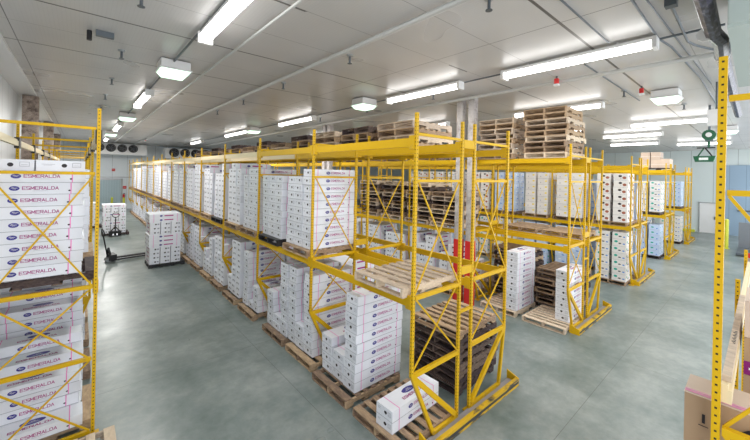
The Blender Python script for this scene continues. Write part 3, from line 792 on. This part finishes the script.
for i, (x, y0, y1, nm) in enumerate([(1.5, 3.6, 6.0, 'nearest strip light above the left aisle'), (1.43, 11.3, 14.0, 'second strip light along the left aisle'), (1.43, 20.3, 23.5, 'third strip light along the left aisle'), (1.43, 30, 33, 'farthest strip light along the left aisle'),
        (6.75, 4.75, 7.2, 'strip light above the aisle left of the twin columns'), (6.75, 1.15, 3.65, 'big strip light over the open floor at upper right'), (6.8, 11.5, 14.4, 'strip light above the bare pallets at centre left'), (6.7, 18.0, 21.6, 'fourth strip light of the middle line'), (6.7, 27, 30, 'farthest strip light of the middle line'),
        (11.35, 3.1, 5.7, 'strip light just behind the tall pallet piles'), (11.4, 8.6, 11.4, 'strip light above the second rack row far side'), (11.4, 17, 20, 'far strip light above the second rack row'),
        (16.4, 1.2, 3.5, 'strip light above the third row end'), (16.4, 5.2, 7.6, 'strip light deeper above the third row'), (20.05, 3.1, 5.4, 'strip light above the fourth row end'), (24.85, 4.0, 6.3, 'strip light between fourth and farthest rows'), (26.5, 1.2, 3.4, 'strip light near the right end wall'), (16.4, 12, 15, 'unseen strip light hidden behind the third row'), (24.8, 12, 15, 'unseen strip light hidden far beyond the fourth row')]):  # last two strips are added out of sight behind the racks for more light
    tube_light(x, y0, y1, 'white '+nm)
for x, y, nm in [(1.47, 8.3, 'nearest greenish square light above left aisle'), (1.43, 17.2, 'second greenish square light above left aisle'), (1.4, 26.1, 'third greenish square light above left aisle'), (6.5, 8.05, 'square light beside the middle strip light'), (6.7, 17.3, 'far square light of the middle line'), (11.2, 1.67, 'square light above the open floor at right'), (11.4, 14.5, 'square light far above the second row'), (20.0, 1.0, 'square light near the far right wall'), (24.9, 9.2, 'square light beyond the fourth row')]:
    square_light(x, y, nm)
# area lamps added under the glowing diffusers carry most of the lamp light
def tube_obj(name, pts, r, mat, label, cat, group=None, n=8):
    b = MB(); b.tube(pts, r, mat, n); return tag(b.obj(name), label, cat, group)
tube_obj('ceiling_conduit', [(2.12, 1.5, 5.93), (2.12, 38.9, 5.93)], .025, 'pipe', 'thin grey conduit along the ceiling above the left aisle', 'conduit')
tube_obj('ceiling_conduit', [(3.56, .8, 5.9), (3.56, 38.9, 5.9)], .045, 'pipe', 'thicker grey pipe along the ceiling above the long row', 'pipe')
tube_obj('ceiling_conduit', [(8.2, -.6, 5.9), (8.2, 38.9, 5.9)], .045, 'pipe', 'pale sprinkler pipe along the ceiling right of centre', 'pipe')
tube_obj('ceiling_conduit', [(4.4, 1.73, 5.97), (6.6, 1.73, 5.97)], .014, 'conduit', 'short dark conduit ending at the big strip light', 'conduit')
tube_obj('ceiling_conduit', [(4.7, 1.12, 5.96), (6.9, 1.14, 5.96), (7.5, 1.06, 5.96), (10.2, .95, 5.96), (16, .95, 5.96)], .017, 'conduit', 'dark conduit running to the far right over open floor', 'conduit')
tube_obj('ceiling_conduit', [(7.5, 2.37, 5.97), (8.6, 2.37, 5.97), (12, 2.37, 5.97)], .014, 'conduit', 'dark conduit behind the big strip light', 'conduit')
tube_obj('ceiling_conduit', [(4.9, 1.02, 5.975), (11, .84, 5.975)], .012, 'conduit', 'thin dark conduit beside the far running conduit', 'conduit')
tube_obj('ceiling_conduit', [(5.68, .81, 5.94), (7.3, .84, 5.94), (7.6, .78, 5.94), (8.3, .5, 5.94)], .018, 'conduit', 'bent dark conduit with junction box at top right', 'conduit')
tube_obj('ceiling_conduit', [(1.43, 3, 5.95), (1.43, 34, 5.95)], .02, 'conduit', 'thin conduit linking the left aisle lights', 'conduit')
tube_obj('ceiling_conduit', [(6.9, .4, 5.95), (6.9, 34, 5.95)], .018, 'conduit', 'thin conduit linking the middle line of lights', 'conduit')
def head(x, y, label):
    t = thing('sprinkler_head', label, 'sprinkler', (x, y, ZC), group='ceiling sprinkler heads')
    b = MB(); b.cyl((0,0,-.03), (0,0,-.001), .06, 'grey_metal'); b.obj('collar', t)
    b = MB(); b.cyl((0,0,-.16), (0,0,-.03), .02, 'conduit'); b.cyl((0,0,-.17), (0,0,-.16), .045, 'conduit'); b.obj('nozzle', t)
for i, (x, y) in enumerate([(.57, 5.4), (.57, 8.2), (.57, 10.9), (.55, 13.4), (.55, 16.1), (3.92, 2.35), (3.9, 5.3), (3.88, 8.1), (3.88, 10.9), (3.88, 13.6), (7.4, 6.1), (7.4, 9), (7.4, 12), (10.5, 2.4), (12.5, 4.5), (13.5, 1.6)]):
    head(x, y, 'small dark sprinkler head on the %s panel, %s' % ('left ceiling' if i < 5 else 'middle ceiling' if i < 10 else 'right ceiling', ORD[[1,2,3,4,5,1,2,3,4,5,1,2,3,4,5,6][i]] + ' from the camera'))
t = thing('smoke_detector', 'dark ceiling detector with bracket above the left rack', 'detector', (.28, 7.33, ZC)); b = MB(); b.box(-.12, .12, -.05, .05, -.09, -.001, 'conduit'); b.obj('body', t); b = MB(); b.cyl((-.2, .1, -.16), (-.2, .1, -.001), .035, 'black'); b.obj('sensor', t)
for i, (x, y) in enumerate(((8.05, 3.1), (10.3, 2.0), (3.6, 30))):
    t = thing('fire_alarm_beacon', ['red alarm light on ceiling beside big strip light', 'red alarm light above the open floor at right', 'tiny red alarm light far along the ceiling'][i], 'alarm', (x, y, 5.82)); b = MB(); b.box(-.04, .04, -.04, .04, 0, .12, 'red'); b.obj('body', t); b = MB(); b.box(-.05, .05, -.05, .05, -.04, 0, 'white_metal'); b.obj('lens', t); b = MB(); b.cyl((0,0,.12), (0,0,.178), .02, 'conduit'); b.obj('stem', t)

# evaporator units on the back wall
def evap(x0, n, sp, z, label, grey_first=False):
    t = thing('evaporator_unit', label, 'cooling unit', (x0, 36.9, z))
    l = n*sp+.9
    b = MB(); b.box(0, l, .0, 1.3, -.55, .42, 'white_metal'); b.box(.1, .14, .3, .34, .42, ZC-z, 'grey_metal'); b.box(l-.14, l-.1, .3, .34, .42, ZC-z, 'grey_metal'); b.obj('casing', t, bevel=.01)
    for k in range(n):
        cx = .25+sp*(k+.5); r = sp*.44
        mcol = 'fan_grey' if (grey_first and k == 0) else 'black'
        b = MB(); nn = 20
        for a in range(nn):
            a0, a1 = 2*math.pi*a/nn, 2*math.pi*(a+1)/nn
            o0, o1 = (cx+r*math.cos(a0), r*math.sin(a0)), (cx+r*math.cos(a1), r*math.sin(a1))
            i0, i1 = (cx+r*.8*math.cos(a0), r*.8*math.sin(a0)), (cx+r*.8*math.cos(a1), r*.8*math.sin(a1))
            b.poly([(o0[0], -.12, o0[1]), (o1[0], -.12, o1[1]), (i1[0], -.12, i1[1]), (i0[0], -.12, i0[1])], mcol)
            b.poly([(o0[0], -.12, o0[1]), (o0[0], -.0, o0[1]), (o1[0], 0, o1[1]), (o1[0], -.12, o1[1])], mcol)
        g = b.obj('fan_guard', t)
        b = MB(); b.cyl((cx, -.08, 0), (cx, -.001, 0), r*.78, mcol, 20)
        for q in range(5):
            a = 2*math.pi*q/5; b.bar((cx+r*.15*math.cos(a), -.09, r*.15*math.sin(a)), (cx+r*.7*math.cos(a), -.09, r*.7*math.sin(a)), .02, .16, 'fan_grey', side=(0,1,0))
        b.cyl((cx, -.13, 0), (cx, -.08, 0), r*.2, 'black', 10)
        b.obj('fan', g)
evap(.55, 4, .78, 5.50, 'white cooling unit with four black fans above the strip curtain')
evap(6.0, 4, .93, 5.36, 'white cooling unit with black fans beyond the rack tops')
evap(14.5, 4, .9, 5.3, 'farther white cooling unit high on the back wall')
# things on the back wall
for i, (x, z, mat, s) in enumerate(((3.15, 2.0, 'red', .13), (2.3, 3.6, 'red', .12))):
    b = MB(); b.box(-s, s, -.02, 0, -s, s, mat); b.box(-s*.6, s*.6, -.022, -.02, -.01, .01, 'whiteink'); tag(b.obj('wall_sign', None, (x, YW1-.005, z)), ['square red sign on the back wall beside the curtain doorway', 'small red sign above the strip curtain doorway'][i], 'sign')
def extinguisher(x, y, z, label):
    t = thing('fire_extinguisher', label, 'extinguisher', (x, y, z)); b = MB(); b.cyl((0,0,0), (0,0,.42), .08, 'red'); b.cyl((0,0,.42), (0,0,.47), .08, 'red', 12, .03); b.obj('cylinder', t); b = MB(); b.cyl((0,0,.47), (0,0,.55), .025, 'black'); b.box(-.02,.1,-.015,.015,.53,.56,'black'); b.tube([(.05,0,.52),(.12,0,.4),(.1,0,.15)], .012, 'black'); b.obj('valve', t)
extinguisher(2.98+.1, YW1-.1, .9, 'fire extinguisher on the back wall right of the curtain doorway'); extinguisher(XW1-.1, 3.75, 1.3, 'fire extinguisher on the right end wall beside the grey door')
def bollard(x, y, label, h=1.1):
    t = thing('bollard', label, 'bollard', (x, y, 0)); b = MB(); b.cyl((0,0,.02), (0,0,h), .09, 'bollard', 14); b.cyl((0,0,h), (0,0,h+.05), .09, 'bollard', 14, .05); b.obj('post', t); b = MB(); b.cyl((0,0,0), (0,0,.02), .15, 'bollard', 14); b.obj('base', t)
bollard(3.0, 37.6, 'yellow bollard beside the curtain doorway'); bollard(2.2, 38.4, 'second yellow bollard guarding the curtain doorway'); bollard(27.2, 1.35, 'yellow-green bollard on the floor left of right edge post', 1.6)
# kerb at far right wall
b = MB(); b.box(-.06, .06, 0, 2.6, 0, .18, 'bollard'); tag(b.obj('wheel_kerb', None, (XW1-.4, 3.3, 0), bevel=.02), 'low yellow kerb rail along the right end wall', 'kerb')
# dock leveller / conveyor by the blue doors
t = thing('dock_plate', 'grey dock plate with red bumper in front of the blue doors', 'dock plate', (25, -.6, 0)); b = MB(); b.box(0, 2.6, 0, 1.5, .05, .16, 'conduit'); b.box(2.4, 2.6, 0, 1.5, .16, 1.5, 'fan_grey'); b.obj('plate', t); b = MB(); b.box(-.1, 0, .2, 1.1, 0, .22, 'red'); b.obj('bumper', t); b = MB(); b.box(2.35, 2.4, .1, .5, 1.2, 1.4, 'black'); b.obj('control_box', t)
# right upper equipment: ceiling unit, wrapped refrigerant pipes
t = thing('ceiling_cooling_unit', 'large grey-green ceiling unit cut by the upper right corner', 'cooling unit', (4.09, .225, 5.02))
b = MB(); b.box(0, 2.3, -2.3, 0, 0, .97, 'casing'); b.obj('casing', t, bevel=.01)
b = MB(); b.hexa([(0.01,-2.3,-.02),(2.0,-2.3,-.15),(2.0,0,-.15),(0.01,0,-.02),(0.01,-2.3,0),(2.0,-2.3,0),(2.0,0,0),(0.01,0,0)], 'casing')
for k in range(5): b.cyl((.2+k*.4, .002, .12), (.2+k*.4, .006, .12), .015, 'conduit', 6)
b.obj('drip_pan', t)
b = MB()
P = [(3.2, .36, 5.32), (5.3, .40, 5.36), (5.62, .36, 5.36), (6.5, .40, 5.4), (7.8, .41, 5.4), (12.5, .46, 5.4)]
for a, c in zip(P, P[1:]): b.cyl(a, c, .07, 'wrap', 10)
for x, y, z in ((5.3, .46, 5.36), (6.5, .40, 5.4)): b.cyl((x-.02, y, z), (x+.02, y, z), .078, 'white_metal', 10)
b.cyl((3.9,.42,5.4),(3.9,.42,ZC-.003),.015,'conduit'); b.cyl((8,.41,5.45),(8,.41,ZC-.003),.015,'conduit')
tag(b.obj('wrapped_pipe'), 'black wrapped insulated pipe run beside the ceiling unit at upper right', 'pipe')
t = thing('junction_box', 'small white box hanging from conduit right of the far lights', 'junction box', (11.0, .75, 5.0)); b = MB(); b.box(-.1, .1, -.14, .14, 0, .36, 'white_metal'); b.obj('body', t); b = MB(); b.cyl((0,0,.36), (0,0,ZC-5.0-.001), .02, 'conduit'); b.cyl((.25,-.1,-1.0), (.25,-.1,ZC-5.0-.001), .03, 'conduit'); b.obj('conduit', t)
b = MB(); b.box(-.06,.06,-.06,.06,0,.088,'conduit'); tag(b.obj('conduit_box', None, (5.62, .81, 5.91)), 'little dark conduit box on the ceiling at top right', 'junction box')
# green hoist with hanging tray
t = thing('green_hoist', 'green motor reel hanging a green tray left of right edge post', 'hoist', (14.2, 1.19, 4.3))
b = MB(); b.cyl((-.08,-.08,.80), (.22,-.08,.80), .155, 'green', 16); b.cyl((-.14,-.08,.80), (-.08,-.08,.80), .07, 'white_metal', 12); b.box(-.05, .2, -.17, .0, .62, .68, 'conduit'); b.obj('motor', t)
b = MB(); b.cyl((.05,-.08,.9), (.05,-.08,ZC-4.303), .03, 'conduit'); b.cyl((.0,.16,.16), (0,.02,.42), .018, 'green'); b.cyl((0,-.16,.16), (0,.0,.42), .018, 'black'); b.bar((0,-.22,.42), (0,.18,.42), .05, .035, 'black'); b.cyl((0,-.08,.42), (0,-.08,.66), .03, 'green'); b.obj('bracket', t)
b = MB(); b.hexa([(-.10,-.19,0),(.10,-.19,0),(.10,.21,0),(-.10,.21,0),(-.14,-.24,.17),(.14,-.24,.17),(.14,.25,.17),(-.14,.25,.17)], 'green'); b.poly([(-.1135,.12,.05),(-.1135,-.08,.05),(-.1305,-.08,.12),(-.1305,.12,.12)], 'whiteink'); b.obj('tray', t)

# ------------------------------------------------------------------ light, camera
w = bpy.data.worlds.new('World'); bpy.context.scene.world = w; w.use_nodes = True
w.node_tree.nodes['Background'].inputs[0].default_value = (.93, .97, 1, 1); w.node_tree.nodes['Background'].inputs[1].default_value = 2.3
cam = bpy.data.cameras.new('Camera'); co_ = bpy.data.objects.new('Camera', cam); C.objects.link(co_)
cam.sensor_width = 36; cam.lens = F_PX/750*36; cam.shift_y = -(220-HY)/750; cam.clip_start = .05; cam.clip_end = 200
Fv = Vector((FW[0], FW[1], 0)); Rv = Vector((RT[0], RT[1], 0)); U = Vector((0,0,1)); cr, sr = math.cos(ROLL), math.sin(ROLL)
Rr = Rv*cr+U*sr; Ur = -Rv*sr+U*cr
mtx = Matrix((Rr, Ur, -Fv)).transposed().to_4x4(); mtx.translation = (0, 0, H)
co_.matrix_world = mtx
S = bpy.context.scene; S.camera = co_
S.view_settings.view_transform = 'Standard'; S.view_settings.look = 'None'; S.view_settings.gamma = 1; S.view_settings.use_curve_mapping = False
S.view_settings.exposure = 0.24
S.cycles.use_denoising = True; S.cycles.max_bounces = 6; S.cycles.diffuse_bounces = 4; S.cycles.glossy_bounces = 3; S.cycles.sample_clamp_indirect = 6
